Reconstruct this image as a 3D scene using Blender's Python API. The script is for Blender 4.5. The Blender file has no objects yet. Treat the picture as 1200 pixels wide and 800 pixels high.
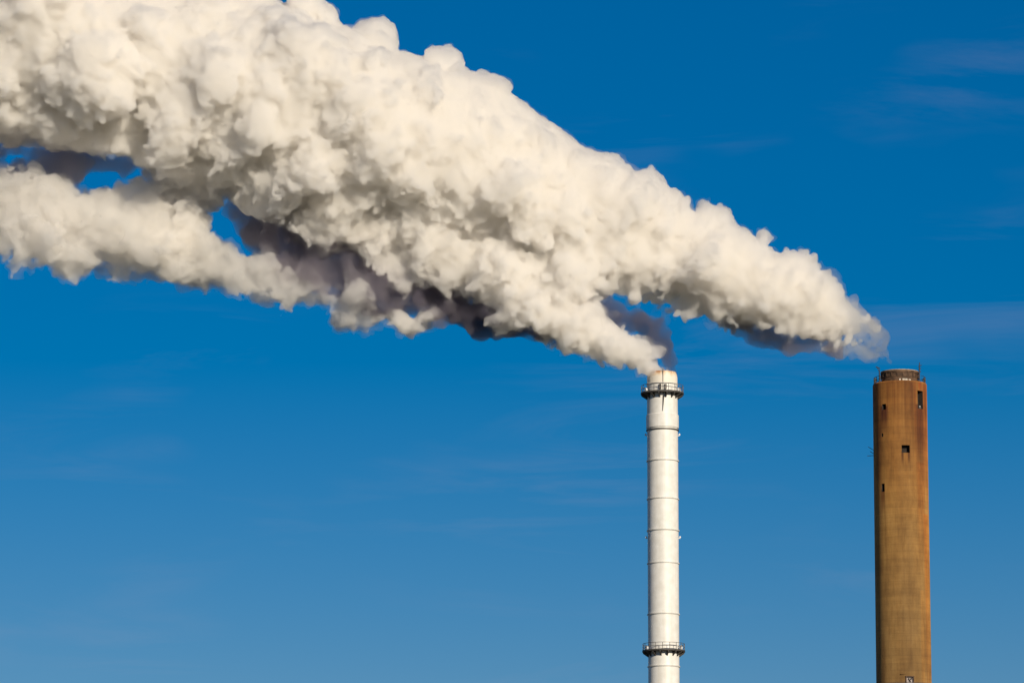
import bpy, bmesh, math, random
import numpy as np
from mathutils import Vector, Matrix

R = math.radians
sc = bpy.context.scene
col = sc.collection
random.seed(7)

# ------------------------------------------------------------------ camera
F = 5600.0                  # focal length in photo pixels (the photo is 1200 x 800)
TILT = R(10.0)
CAM = Vector((0.0, 0.0, 1.7))
cam = bpy.data.cameras.new('camera')
cam.sensor_fit = 'HORIZONTAL'
cam.sensor_width = 36.0
cam.lens = F * 36.0 / 1200.0
cam.clip_start = 1.0
cam.clip_end = 60000.0
camo = bpy.data.objects.new('camera', cam)
col.objects.link(camo)
camo.location = CAM
camo.rotation_euler = (R(90) + TILT, 0, 0)
sc.camera = camo

# ------------------------------------------------------------------ light
SUN_EL, SUN_AZ = R(22.0), R(151.0)      # azimuth clockwise from +Y (the view direction)
sun = bpy.data.lights.new('sun', 'SUN')
sun.energy = 4.85
sun.angle = R(0.5)
sun.color = (1.0, 0.885, 0.70)
suno = bpy.data.objects.new('sun', sun)
col.objects.link(suno)
sd = Vector((math.sin(SUN_AZ) * math.cos(SUN_EL), math.cos(SUN_AZ) * math.cos(SUN_EL), math.sin(SUN_EL)))
suno.rotation_euler = (-sd).to_track_quat('-Z', 'Y').to_euler()
suno.location = (0, 0, 300)

w = bpy.data.worlds.new('World')
sc.world = w
w.use_nodes = True
nt = w.node_tree
nt.nodes.clear()


def node(nt, typ, **kw):
    n = nt.nodes.new(typ)
    for k, v in kw.items():
        if k.startswith('i_'):
            key = k[2:]
            n.inputs[int(key) if key.isdigit() else key.replace('_', ' ')].default_value = v
        else:
            setattr(n, k, v)
    return n


def ramp(nt, stops, interp='LINEAR'):
    n = nt.nodes.new('ShaderNodeValToRGB')
    n.color_ramp.interpolation = interp
    e = n.color_ramp.elements
    while len(e) < len(stops):
        e.new(0.5)
    for el, (p, c) in zip(e, stops):
        el.position = p
        el.color = c if len(c) == 4 else (*c, 1)
    return n


L = nt.links.new
out = node(nt, 'ShaderNodeOutputWorld')
bg = node(nt, 'ShaderNodeBackground', i_Strength=0.08)
sky = node(nt, 'ShaderNodeTexSky', sky_type='NISHITA', sun_disc=False, sun_elevation=SUN_EL, sun_rotation=SUN_AZ,
           altitude=50.0, air_density=1.0, dust_density=0.1, ozone_density=4.0)
hs = node(nt, 'ShaderNodeHueSaturation', i_Saturation=1.58, i_Value=0.72)
# thin high cirrus: long faint streaks across the sky
tc = node(nt, 'ShaderNodeTexCoord')
mp = node(nt, 'ShaderNodeMapping')
mp.inputs['Scale'].default_value = (11.0, 11.0, 85.0)
mp.inputs['Rotation'].default_value = (0, R(2.0), 0)
nz = node(nt, 'ShaderNodeTexNoise', i_Scale=1.0, i_Detail=9.0, i_Roughness=0.62, i_Distortion=0.8)
cr = ramp(nt, [(0.48, (0, 0, 0)), (0.80, (1, 1, 1))])
mxm = node(nt, 'ShaderNodeMath', operation='MULTIPLY')
mxm.inputs[1].default_value = 0.10
mix = node(nt, 'ShaderNodeMix', data_type='RGBA')
mix.inputs[7].default_value = (7.5, 5.6, 5.6, 1)
L(tc.outputs['Generated'], mp.inputs['Vector'])
L(mp.outputs[0], nz.inputs['Vector'])
L(nz.outputs['Fac'], cr.inputs[0])
mp2 = node(nt, 'ShaderNodeMapping')
mp2.inputs['Scale'].default_value = (14.0, 14.0, 38.0)
mp2.inputs['Location'].default_value = (5.3, 0.0, 4.2)
nz2 = node(nt, 'ShaderNodeTexNoise', i_Scale=1.0, i_Detail=3.0, i_Roughness=0.5)
cr2 = ramp(nt, [(0.46, (0, 0, 0)), (0.64, (1, 1, 1))])
mm2 = node(nt, 'ShaderNodeMath', operation='MULTIPLY')
L(tc.outputs['Generated'], mp2.inputs['Vector'])
L(mp2.outputs[0], nz2.inputs['Vector'])
L(nz2.outputs['Fac'], cr2.inputs[0])
L(cr.outputs[0], mm2.inputs[0])
L(cr2.outputs[0], mm2.inputs[1])
L(mm2.outputs[0], mxm.inputs[0])
L(mxm.outputs[0], mix.inputs[0])
L(sky.outputs[0], hs.inputs['Color'])
tint = node(nt, 'ShaderNodeMix', data_type='RGBA', blend_type='MULTIPLY')
tint.inputs[0].default_value = 1.0
tint.inputs[7].default_value = (1.0, 0.87, 1.0, 1)
L(hs.outputs[0], tint.inputs[6])
L(tint.outputs[2], mix.inputs[6])
L(mix.outputs[2], bg.inputs['Color'])
L(bg.outputs[0], out.inputs[0])

vs = sc.view_settings
vs.view_transform = 'Standard'
vs.look = 'None'
vs.exposure = 0.0
vs.gamma = 1.0
vs.use_curve_mapping = False

cy = sc.cycles
cy.max_bounces = 48
cy.diffuse_bounces = 3
cy.volume_bounces = 44
cy.transparent_max_bounces = 64
cy.use_denoising = True
cy.use_adaptive_sampling = False
cy.sample_clamp_indirect = 0


# ------------------------------------------------------------------ helpers
def at(px, py, Y):
    """world point seen at photo pixel (px, py) at distance Y ahead"""
    ct, st = math.cos(TILT), math.sin(TILT)
    a, b = (px - 600.0) / F, (400.0 - py) / F
    d = Vector((a, ct - b * st, st + b * ct))
    return CAM + d * (Y / d.y)


def tag(o, label=None, cat=None, group=None, kind=None):
    if label: o['label'] = label
    if cat: o['category'] = cat
    if group: o['group'] = group
    if kind: o['kind'] = kind
    return o


def empty(name, loc):
    o = bpy.data.objects.new(name, None)
    col.objects.link(o)
    o.location = loc
    return o


def obj(name, bm, m, parent=None, smooth=None):
    me = bpy.data.meshes.new(name)
    bmesh.ops.recalc_face_normals(bm, faces=bm.faces)
    bm.to_mesh(me)
    bm.free()
    o = bpy.data.objects.new(name, me)
    col.objects.link(o)
    if m: me.materials.append(m)
    if parent: o.parent = parent
    if smooth is not None:
        for p in me.polygons: p.use_smooth = True
        me.set_sharp_from_angle(angle=R(smooth))
    return o


def lathe(bm, prof, n=96, cap=True, cx=0, cy=0):
    """revolve (r, z) points round z"""
    rings = []
    for r, z in prof:
        rings.append([bm.verts.new((cx + r * math.cos(2 * math.pi * i / n), cy + r * math.sin(2 * math.pi * i / n), z)) for i in range(n)])
    for a, b in zip(rings, rings[1:]):
        for i in range(n):
            j = (i + 1) % n
            bm.faces.new((a[i], a[j], b[j], b[i]))
    if cap:
        bm.faces.new(rings[0][::-1])
        bm.faces.new(rings[-1])
    return bm


def tube_ring(bm, R_, z, r, n=72, m=6):
    rings = []
    for i in range(n):
        a = 2 * math.pi * i / n
        rings.append([bm.verts.new(((R_ + r * math.cos(2 * math.pi * k / m)) * math.cos(a), (R_ + r * math.cos(2 * math.pi * k / m)) * math.sin(a),
                                    z + r * math.sin(2 * math.pi * k / m))) for k in range(m)])
    for i in range(n):
        a, b = rings[i], rings[(i + 1) % n]
        for k in range(m):
            l = (k + 1) % m
            bm.faces.new((a[k], b[k], b[l], a[l]))


def rod(bm, a, b, r, r2=None, n=8):
    a, b = Vector(a), Vector(b)
    r2 = r if r2 is None else r2
    q = (b - a).to_track_quat('Z', 'Y').to_matrix()
    ra, rb = [], []
    for i in range(n):
        d = q @ Vector((math.cos(2 * math.pi * i / n), math.sin(2 * math.pi * i / n), 0))
        ra.append(bm.verts.new(a + d * r))
        rb.append(bm.verts.new(b + d * r2))
    for i in range(n):
        j = (i + 1) % n
        bm.faces.new((ra[i], ra[j], rb[j], rb[i]))
    bm.faces.new(ra[::-1])
    bm.faces.new(rb)


def box(bm, c, size, mat=None):
    """box of full size `size` at c, turned by 3x3 mat"""
    c = Vector(c)
    vs_ = []
    for sx in (-.5, .5):
        for sy in (-.5, .5):
            for sz in (-.5, .5):
                p = Vector((sx * size[0], sy * size[1], sz * size[2]))
                if mat: p = mat @ p
                vs_.append(bm.verts.new(c + p))
    for f in ((0, 1, 3, 2), (4, 6, 7, 5), (0, 4, 5, 1), (2, 3, 7, 6), (0, 2, 6, 4), (1, 5, 7, 3)):
        bm.faces.new([vs_[i] for i in f])


def rotz(a):
    return Matrix.Rotation(a, 3, 'Z')


def mat(name):
    m = bpy.data.materials.new(name)
    m.use_nodes = True
    n = m.node_tree
    n.nodes.clear()
    o = node(n, 'ShaderNodeOutputMaterial')
    return m, n, o


def simple(name, colr, rough=0.6, metal=0.0, var=0.25, scale=3.0):
    m, n, o = mat(name)
    p = node(n, 'ShaderNodeBsdfPrincipled', i_Roughness=rough, i_Metallic=metal)
    t = node(n, 'ShaderNodeTexCoord')
    z = node(n, 'ShaderNodeTexNoise', i_Scale=scale, i_Detail=5.0)
    r_ = ramp(n, [(0.3, [c * (1 - var) for c in colr]), (0.7, [min(1, c * (1 + var)) for c in colr])])
    n.links.new(t.outputs['Object'], z.inputs['Vector'])
    n.links.new(z.outputs['Fac'], r_.inputs[0])
    n.links.new(r_.outputs[0], p.inputs['Base Color'])
    n.links.new(p.outputs[0], o.inputs['Surface'])
    return m


# ------------------------------------------------------------------ ground
g = bmesh.new()
N = 24
for r_ in range(1):
    vs_ = [[g.verts.new((-25000 + 50000 * i / N, -25000 + 50000 * j / N, 0)) for j in range(N + 1)] for i in range(N + 1)]
    for i in range(N):
        for j in range(N):
            g.faces.new((vs_[i][j], vs_[i + 1][j], vs_[i + 1][j + 1], vs_[i][j + 1]))
m, n, o = mat('ground_soil')
p = node(n, 'ShaderNodeBsdfPrincipled', i_Roughness=0.95)
t = node(n, 'ShaderNodeTexCoord')
z1 = node(n, 'ShaderNodeTexNoise', i_Scale=0.02, i_Detail=8.0)
z2 = node(n, 'ShaderNodeTexNoise', i_Scale=1.5, i_Detail=8.0)
r1 = ramp(n, [(0.4, (0.05, 0.065, 0.025)), (0.6, (0.11, 0.09, 0.06))])
r2 = ramp(n, [(0.3, (0.6, 0.6, 0.6)), (0.7, (1, 1, 1))])
mx = node(n, 'ShaderNodeMix', data_type='RGBA', blend_type='MULTIPLY')
mx.inputs[0].default_value = 1.0
n.links.new(t.outputs['Object'], z1.inputs['Vector'])
n.links.new(t.outputs['Object'], z2.inputs['Vector'])
n.links.new(z1.outputs['Fac'], r1.inputs[0])
n.links.new(z2.outputs['Fac'], r2.inputs[0])
n.links.new(r1.outputs[0], mx.inputs[6])
n.links.new(r2.outputs[0], mx.inputs[7])
n.links.new(mx.outputs[2], p.inputs['Base Color'])
n.links.new(p.outputs[0], o.inputs['Surface'])
tag(obj('ground', g, m), kind='structure')

# ------------------------------------------------------------------ distances
YB = 800.0      # brown concrete chimney
YW = 792.0      # white steel chimney
S = YB / F / math.cos(TILT) * 1.0


def scale_at(px, py, Y):
    return (at(px + 1, py, Y) - at(px, py, Y)).length


# ------------------------------------------------------------------ white chimney
def white_paint():
    m, n, o = mat('white_painted_steel')
    p = node(n, 'ShaderNodeBsdfPrincipled', i_Roughness=0.45)
    t = node(n, 'ShaderNodeTexCoord')
    mpn = node(n, 'ShaderNodeMapping')
    mpn.inputs['Scale'].default_value = (1.6, 1.6, 0.05)
    z = node(n, 'ShaderNodeTexNoise', i_Scale=1.0, i_Detail=6.0, i_Roughness=0.6)
    r_ = ramp(n, [(0.30, (0.70, 0.675, 0.625)), (0.62, (0.765, 0.75, 0.715))])
    z2 = node(n, 'ShaderNodeTexNoise', i_Scale=0.9, i_Detail=4.0)
    r2 = ramp(n, [(0.35, (0.90, 0.89, 0.87)), (0.65, (1, 1, 1))])
    mx = node(n, 'ShaderNodeMix', data_type='RGBA', blend_type='MULTIPLY')
    mx.inputs[0].default_value = 1.0
    n.links.new(t.outputs['Object'], mpn.inputs[0])
    n.links.new(mpn.outputs[0], z.inputs['Vector'])
    n.links.new(t.outputs['Object'], z2.inputs['Vector'])
    n.links.new(z.outputs['Fac'], r_.inputs[0])
    n.links.new(z2.outputs['Fac'], r2.inputs[0])
    n.links.new(r_.outputs[0], mx.inputs[6])
    n.links.new(r2.outputs[0], mx.inputs[7])
    n.links.new(mx.outputs[2], p.inputs['Base Color'])
    n.links.new(p.outputs[0], o.inputs['Surface'])
    return m


def stained_paint(ztop):
    """white paint with rust running down from the rim (object z = ztop)"""
    m, n, o = mat('rust_stained_white_steel')
    p = node(n, 'ShaderNodeBsdfPrincipled', i_Roughness=0.55)
    t = node(n, 'ShaderNodeTexCoord')
    sep = node(n, 'ShaderNodeSeparateXYZ')
    mpn = node(n, 'ShaderNodeMapping')
    mpn.inputs['Scale'].default_value = (1.0, 1.0, 0.35)
    z = node(n, 'ShaderNodeTexNoise', i_Scale=1.1, i_Detail=6.0, i_Roughness=0.65)
    a = node(n, 'ShaderNodeMath', operation='MULTIPLY_ADD')
    a.inputs[1].default_value = 0.42
    a.inputs[2].default_value = -0.42 * ztop + 0.36
    ad = node(n, 'ShaderNodeMath', operation='ADD')
    r_ = ramp(n, [(0.45, (0.72, 0.66, 0.56)), (0.70, (0.66, 0.52, 0.36)), (0.92, (0.36, 0.16, 0.06))])
    n.links.new(t.outputs['Object'], sep.inputs[0])
    n.links.new(t.outputs['Object'], mpn.inputs[0])
    n.links.new(mpn.outputs[0], z.inputs['Vector'])
    n.links.new(sep.outputs[2], a.inputs[0])
    n.links.new(a.outputs[0], ad.inputs[0])
    n.links.new(z.outputs['Fac'], ad.inputs[1])
    n.links.new(ad.outputs[0], r_.inputs[0])
    n.links.new(r_.outputs[0], p.inputs['Base Color'])
    n.links.new(p.outputs[0], o.inputs['Surface'])
    return m


WHITE = white_paint()
STEEL = simple('weathered_galvanised_steel', (0.13, 0.12, 0.11), 0.55, 0.5)
DECK = simple('dark_deck_steel', (0.06, 0.055, 0.05), 0.7, 0.2)
DARK = simple('dark_steel', (0.035, 0.032, 0.03), 0.6, 0.3)
LAMPW = simple('pale_lamp_housing', (0.75, 0.75, 0.75), 0.35, 0.0, 0.05)

wx = at(775.3, 437, YW).x + 0.0
wroot = empty('chimney', (at(776.0, 437, YW).x, YW, 0))
tag(wroot, 'slim white steel chimney with ring flanges, two railed platforms and a rust stained top', 'chimney')


def wz(py):                 # height on the white chimney's near side for a photo row
    return at(776, py, YW - 2.65).z


pxw = scale_at(776, 600, YW)
RW = 18.15 * pxw
wtop = at(776, 433.5, YW - 2.6).z
z_neck = wz(447.5)
b = bmesh.new()
# shaft from the ground to the neck, with the wider sleeve below the upper platform
prof = [(RW * 1.04, 0), (RW * 1.04, 2.0), (RW, 2.6), (RW, wz(499.5)), (RW * 1.055, wz(499)), (RW * 1.055, wz(484)), (RW * 1.0, wz(483.2)), (RW * 0.985, z_neck)]
lathe(b, prof, 128)
obj('shaft', b, WHITE, wroot, 35)
b = bmesh.new()
lathe(b, [(RW * 0.985, z_neck + 0.004), (RW * 0.985, wz(440)), (RW * 0.955, wz(436.5)), (RW * 0.90, wtop), (RW * 0.84, wtop), (RW * 0.82, wtop - 3)], 128, cap=False)
obj('top_collar', b, stained_paint(wtop), wroot, 35)
# flange rings
for py, ex in ((447.8, 0.10), (501.5, 0.16), (537.5, 0.14), (582.3, 0.12), (619.3, 0.15), (657.8, 0.12), (717.5, 0.13), (778.8, 0.13), (840, .13), (900, .13), (960, .13)):
    b = bmesh.new()
    zc = wz(py)
    r0 = RW * (0.985 if py < 480 else 1.0) - 0.01
    lathe(b, [(r0, zc - 0.10), (r0 + ex + .01, zc - 0.10), (r0 + ex + .01, zc - 0.02), (r0 + ex * .55, zc - 0.015), (r0 + ex * .55, zc + 0.015), (r0 + ex + .01, zc + 0.02), (r0 + ex + .01, zc + 0.09), (r0, zc + 0.09)], 128, cap=False)
    obj('flange', b, STEEL if ex > 0.15 else WHITE, wroot, 30)
# vertical seam / rod down the front, from the rim to the sleeve
b = bmesh.new()
ang = R(-90 + 1)
ca, sa = math.cos(ang), math.sin(ang)
rod(b, (RW * 1.01 * ca, RW * 1.01 * sa, wz(470)), (RW * 1.0 * ca, RW * 1.0 * sa, wtop + 0.25), 0.055)
obj('lightning_conductor', b, STEEL, wroot)
b = bmesh.new()
ang = R(-90 + 3)
ca, sa = math.cos(ang), math.sin(ang)
rod(b, (RW * 1.02 * ca, RW * 1.02 * sa, wz(463)), (RW * 1.01 * math.cos(R(-91)), RW * 1.01 * math.sin(R(-91)), wz(481)), 0.13, 0.05)
obj('dark_rod', b, DARK, wroot)  # dark rod tapering down from the upper platform


def platform(name, parent, R_in, R_out, z, hrail, nb, npost, mats, postr=0.055):
    """deck ring with brackets below and a railing above; children of parent > this part"""
    MD, MR = mats
    b = bmesh.new()
    lathe(b, [(R_in + 0.02, z - 0.10), (R_out, z - 0.10), (R_out, z + 0.16), (R_out - 0.06, z + 0.16), (R_out - 0.06, z), (R_in + 0.02, z), (R_in + 0.02, z - 0.10)], 96, cap=False)
    deck = obj(name, b, MD, parent, 30)
    for k in range(nb):
        a = 2 * math.pi * (k + 0.5) / nb
        b = bmesh.new()
        d = Vector((math.cos(a), math.sin(a), 0))
        t_ = Vector((-math.sin(a), math.cos(a), 0)) * 0.09
        pts = [d * (R_in - 0.02) + Vector((0, 0, z - 0.103)), d * (R_out - 0.08) + Vector((0, 0, z - 0.103)), d * (R_out - 0.08) + Vector((0, 0, z - 0.30)), d * (R_in - 0.02) + Vector((0, 0, z - 0.95))]
        f1 = [b.verts.new(p_ + t_) for p_ in pts]
        f2 = [b.verts.new(p_ - t_) for p_ in pts]
        b.faces.new(f1)
        b.faces.new(f2[::-1])
        for i in range(4):
            j = (i + 1) % 4
            b.faces.new((f1[i], f2[i], f2[j], f1[j]))
        obj('bracket', b, MD, deck)
    b = bmesh.new()
    rr = R_out - 0.10
    for h in (hrail, hrail * 0.55):
        tube_ring(b, rr, z + h, postr * 0.9)
    for k in range(npost):
        a = 2 * math.pi * (k + 0.25) / npost
        rod(b, (rr * math.cos(a), rr * math.sin(a), z - 0.01), (rr * math.cos(a), rr * math.sin(a), z + hrail), postr, n=6)
    obj('railing', b, MR, deck)
    return deck


# the deck seen from below: its front rim lies at the photo row given
d1 = platform('upper_platform', wroot, RW, 25.4 * pxw, wz(458.6), 1.35, 16, 18, (DECK, STEEL), 0.045)
d2 = platform('lower_platform', wroot, RW, 25.2 * scale_at(776, 760, YW), wz(761.0), 1.25, 16, 18, (DECK, STEEL), 0.045)
for deck, py, angs in ((d1, 457.5, (-150, -32, 20)), (d2, 759.5, (-152, -28, 150))):
    for a in angs:
        b = bmesh.new()
        rr = 22.5 * pxw
        x, y = rr * math.cos(R(a)), rr * math.sin(R(a))
        lathe(b, [(0.16, wz(py) - 0.08), (0.26, wz(py) + 0.15), (0.28, wz(py) + 0.5), (0.14, wz(py) + 0.62)], 14, cx=x, cy=y)
        obj('floodlight', b, LAMPW, deck, 30)
# a maintenance door and boxes on the upper platform
for a in (-99, -80):
    b = bmesh.new()
    c = Vector((math.cos(R(a)), math.sin(R(a)), 0))
    box(b, c * (RW + .12) + Vector((0, 0, wz(456.6) + 0.62)), (0.22, 0.36, 0.85), rotz(R(a)))
    obj('junction_box', b, STEEL, d1)
# small obstruction lamps at the sides
for py in (507.5, 511.5, 628, 629.5):
    for s_, off in ((-1, 0), (1, 0)):
        b = bmesh.new()
        x0 = s_ * RW
        zc = wz(py)
        box(b, (s_ * (RW + 0.12), 0, zc), (0.30, 0.12, 0.10))
        lathe(b, [(0.10, zc + 0.05), (0.15, zc + .08), (0.15, zc + 0.30), (0.06, zc + 0.38)], 12, cx=s_ * (RW + 0.24))
        if py in (507.5, 628):
            obj('side_lamp', b, LAMPW, wroot, 30)
        else:
            b.free()

# ------------------------------------------------------------------ brown chimney
bzf = lambda py: at(1054, py, YB - 4.6).z
broot = empty('chimney', (at(1054.2, 440, YB).x, YB, 0))
tag(broot, 'broad brown concrete chimney streaked with rust, dark openings and an iron crown on top', 'chimney')
RB1 = 31.6 * scale_at(1054, 445, YB)
RB2 = 32.4 * scale_at(1054, 800, YB)
ZB1, ZB2 = bzf(445.0), bzf(800.0)


def rb(z_):
    return RB1 + (RB2 - RB1) * (ZB1 - z_) / (ZB1 - ZB2)


def ang_b(px, py):          # angle on the shaft for a pixel column (0 = facing the camera)
    s_ = scale_at(1054, py, YB)
    cx = (broot.location.x - at(600, py, YB).x) / s_ + 600
    return math.asin(max(-.99, min(.99, (px - cx) * s_ / rb(bzf(py)))))


def concrete():
    m, n, o = mat('rust_streaked_concrete')
    lk = n.links.new
    p = node(n, 'ShaderNodeBsdfPrincipled', i_Roughness=0.9)
    p.inputs['Diffuse Roughness'].default_value = 1.0
    t = node(n, 'ShaderNodeTexCoord')
    sep = node(n, 'ShaderNodeSeparateXYZ')
    lk(t.outputs['Object'], sep.inputs[0])

    def mapped(sx, sz, scale, det, rough=0.6):
        mp_ = node(n, 'ShaderNodeMapping')
        mp_.inputs['Scale'].default_value = (sx, sx, sz)
        z_ = node(n, 'ShaderNodeTexNoise', i_Scale=scale, i_Detail=det, i_Roughness=rough)
        lk(t.outputs['Object'], mp_.inputs[0])
        lk(mp_.outputs[0], z_.inputs['Vector'])
        return z_

    def mul(a, bb, f=1.0):
        x = node(n, 'ShaderNodeMix', data_type='RGBA', blend_type='MULTIPLY')
        x.inputs[0].default_value = f
        lk(a, x.inputs[6])
        lk(bb, x.inputs[7])
        return x.outputs[2]
    base = ramp(n, [(0.32, (0.28, 0.142, 0.034)), (0.5, (0.375, 0.203, 0.052)), (0.68, (0.44, 0.25, 0.072))])
    lk(mapped(0.5, 0.12, 1.0, 6).outputs['Fac'], base.inputs[0])
    c = base.outputs[0]
    streak = ramp(n, [(0.34, (0.62, 0.52, 0.42)), (0.50, (1, 1, 1)), (0.66, (1.0, 0.93, 0.83))])
    lk(mapped(1.5, 0.06, 1.0, 7, 0.68).outputs['Fac'], streak.inputs[0])
    c = mul(c, streak.outputs[0], 0.55)
    blot = ramp(n, [(0.32, (0.82, 0.80, 0.79)), (0.5, (0.97, 0.96, 0.95)), (0.66, (1.08, 1.07, 1.06))])
    lk(mapped(1.0, 0.6, 0.7, 9, 0.75).outputs['Fac'], blot.inputs[0])
    c = mul(c, blot.outputs[0])
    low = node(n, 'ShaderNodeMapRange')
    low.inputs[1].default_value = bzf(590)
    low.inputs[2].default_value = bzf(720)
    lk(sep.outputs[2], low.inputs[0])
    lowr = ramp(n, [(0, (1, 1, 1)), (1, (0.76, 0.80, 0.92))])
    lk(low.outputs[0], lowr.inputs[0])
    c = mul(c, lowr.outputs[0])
    band = ramp(n, [(0.38, (0.84, 0.82, 0.80)), (0.55, (1, 1, 1))])
    lk(mapped(0.12, 0.9, 1.0, 5, 0.7).outputs['Fac'], band.inputs[0])
    c = mul(c, band.outputs[0], 0.8)
    # pour joints every lift
    wv = node(n, 'ShaderNodeMath', operation='MULTIPLY')
    wv.inputs[1].default_value = 1.0 / 1.25
    lk(sep.outputs[2], wv.inputs[0])
    fr = node(n, 'ShaderNodeMath', operation='FRACT')
    lk(wv.outputs[0], fr.inputs[0])
    jr = ramp(n, [(0.0, (0.80, 0.79, 0.78)), (0.07, (1, 1, 1)), (0.93, (1, 1, 1)), (1.0, (0.80, 0.79, 0.78))])
    lk(fr.outputs[0], jr.inputs[0])
    c = mul(c, jr.outputs[0], 0.65)
    # tone of each lift
    fl = node(n, 'ShaderNodeMath', operation='FLOOR')
    lk(wv.outputs[0], fl.inputs[0])
    wn = node(n, 'ShaderNodeTexWhiteNoise', noise_dimensions='1D')
    lk(fl.outputs[0], wn.inputs['W'])
    lr = ramp(n, [(0, (0.90, 0.89, 0.88)), (1, (1.03, 1.03, 1.03))])
    lk(wn.outputs['Value'], lr.inputs[0])
    c = mul(c, lr.outputs[0])
    # upper part darker and redder (soot and rust washed from the crown)
    mr = node(n, 'ShaderNodeMapRange')
    mr.inputs[1].default_value = bzf(600)
    mr.inputs[2].default_value = bzf(446)
    lk(sep.outputs[2], mr.inputs[0])
    zs = mapped(1.6, 0.03, 1.0, 5)
    ad = node(n, 'ShaderNodeMath', operation='MULTIPLY')
    lk(mr.outputs[0], ad.inputs[0])
    lk(zs.outputs['Fac'], ad.inputs[1])
    ur = ramp(n, [(0.0, (1, 1, 1)), (0.22, (0.90, 0.76, 0.60)), (0.55, (0.60, 0.40, 0.22))])
    lk(ad.outputs[0], ur.inputs[0])
    c = mul(c, ur.outputs[0])

    # rust runs and other lighter or darker strips at given angles: (pixel column, width in px, top row, bottom row, colour)
    at2 = node(n, 'ShaderNodeMath', operation='ARCTAN2')
    ng = node(n, 'ShaderNodeMath', operation='MULTIPLY')
    ng.inputs[1].default_value = -1
    lk(sep.outputs[1], ng.inputs[0])
    lk(sep.outputs[0], at2.inputs[0])
    lk(ng.outputs[0], at2.inputs[1])          # 0 = towards the camera, + = right
    runs = [(1076.5, 5.6, 472, 575, (0.34, 0.15, 0.06), 1.0), (1034.0, 4.8, 474, 512, (0.28, 0.12, 0.05), 1.0), (1066, 2.0, 447, 520, (0.6, 0.4, 0.25), .7), (1046, 1.6, 447, 500, (0.62, 0.45, 0.3), .6), (1055.0, 1.8, 528, 548, (0.30, 0.18, 0.10), .95),
            (1062.6, 1.8, 528, 548, (0.30, 0.18, 0.10), .95), (1033, 2.6, 571, 602, (0.42, 0.24, 0.12), .9), (1078.0, 5.5, 540, 680, (1.15, 0.70, 0.28), .5),
            (1083.5, 3.2, 447, 640, (0.70, 0.36, 0.16), .7), (1070.5, 1.6, 446, 560, (0.80, 0.50, 0.30), .6), (1076, 3.0, 446, 460, (0.9, 0.35, 0.12), .7),
            (1086.5, 3.3, 600, 900, (1.12, 0.72, 0.30), .8), (1080.5, 3.2, 690, 990, (1.30, 1.12, 0.85), .7), (1059, 2.2, 531, 550, (1.25, 1.2, 1.15), .5), (1030, 3.0, 447, 760, (0.72, 0.56, 0.44), .5)]
    nzr = mapped(3.0, 0.15, 1.0, 5)
    for px, wd, y0, y1, cc, st in runs:
        yc = min(max((y0 + y1) / 2, 446), 790)
        a0 = ang_b(px, yc)
        aw = max(0.02, abs(ang_b(px + wd, yc) - a0), abs(ang_b(px - wd, yc) - a0))
        sb = node(n, 'ShaderNodeMath', operation='SUBTRACT')
        sb.inputs[1].default_value = a0
        lk(at2.outputs[0], sb.inputs[0])
        ab = node(n, 'ShaderNodeMath', operation='ABSOLUTE')
        lk(sb.outputs[0], ab.inputs[0])
        m1 = node(n, 'ShaderNodeMapRange', interpolation_type='SMOOTHSTEP')
        m1.inputs[1].default_value = aw
        m1.inputs[2].default_value = aw * 0.35
        lk(ab.outputs[0], m1.inputs[0])
        m2 = node(n, 'ShaderNodeMapRange', interpolation_type='SMOOTHSTEP')
        m2.inputs[1].default_value = bzf(y0) + 0.15
        m2.inputs[2].default_value = bzf(y0) - 0.25
        lk(sep.outputs[2], m2.inputs[0])
        m3 = node(n, 'ShaderNodeMapRange', interpolation_type='SMOOTHSTEP')
        m3.inputs[1].default_value = bzf(y1)
        m3.inputs[2].default_value = bzf(y0 + (y1 - y0) * 0.25)
        lk(sep.outputs[2], m3.inputs[0])
        m4 = node(n, 'ShaderNodeMapRange')
        m4.inputs[1].default_value = 0.30
        m4.inputs[2].default_value = 0.60
        m4.inputs[3].default_value = 0.7 * st
        m4.inputs[4].default_value = st
        lk(nzr.outputs['Fac'], m4.inputs[0])
        f = m1.outputs[0]
        for q in (m2, m3, m4):
            mm = node(n, 'ShaderNodeMath', operation='MULTIPLY')
            lk(f, mm.inputs[0])
            lk(q.outputs[0], mm.inputs[1])
            f = mm.outputs[0]
        x = node(n, 'ShaderNodeMix', data_type='RGBA', blend_type='MULTIPLY')
        lk(f, x.inputs[0])
        lk(c, x.inputs[6])
        x.inputs[7].default_value = (*cc, 1)
        c = x.outputs[2]
    lk(c, p.inputs['Base Color'])
    bp = node(n, 'ShaderNodeBump', i_Strength=0.35, i_Distance=0.08)
    lk(mapped(1.0, 1.0, 3.0, 8, 0.7).outputs['Fac'], bp.inputs['Height'])
    lk(bp.outputs[0], p.inputs['Normal'])
    lk(p.outputs[0], o.inputs['Surface'])
    return m


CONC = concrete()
IRON = simple('rusted_iron', (0.10, 0.055, 0.03), 0.8, 0.2, 0.6, 1.6)
TANRIM = simple('pale_scale_on_iron', (0.36, 0.27, 0.17), 0.9, 0.0, 0.4, 2.0)
NEARBLACK = simple('near_black_recess', (0.022, 0.016, 0.013), 0.95, 0.0, 0.3)  # near-black lining for recesses and vents

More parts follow.
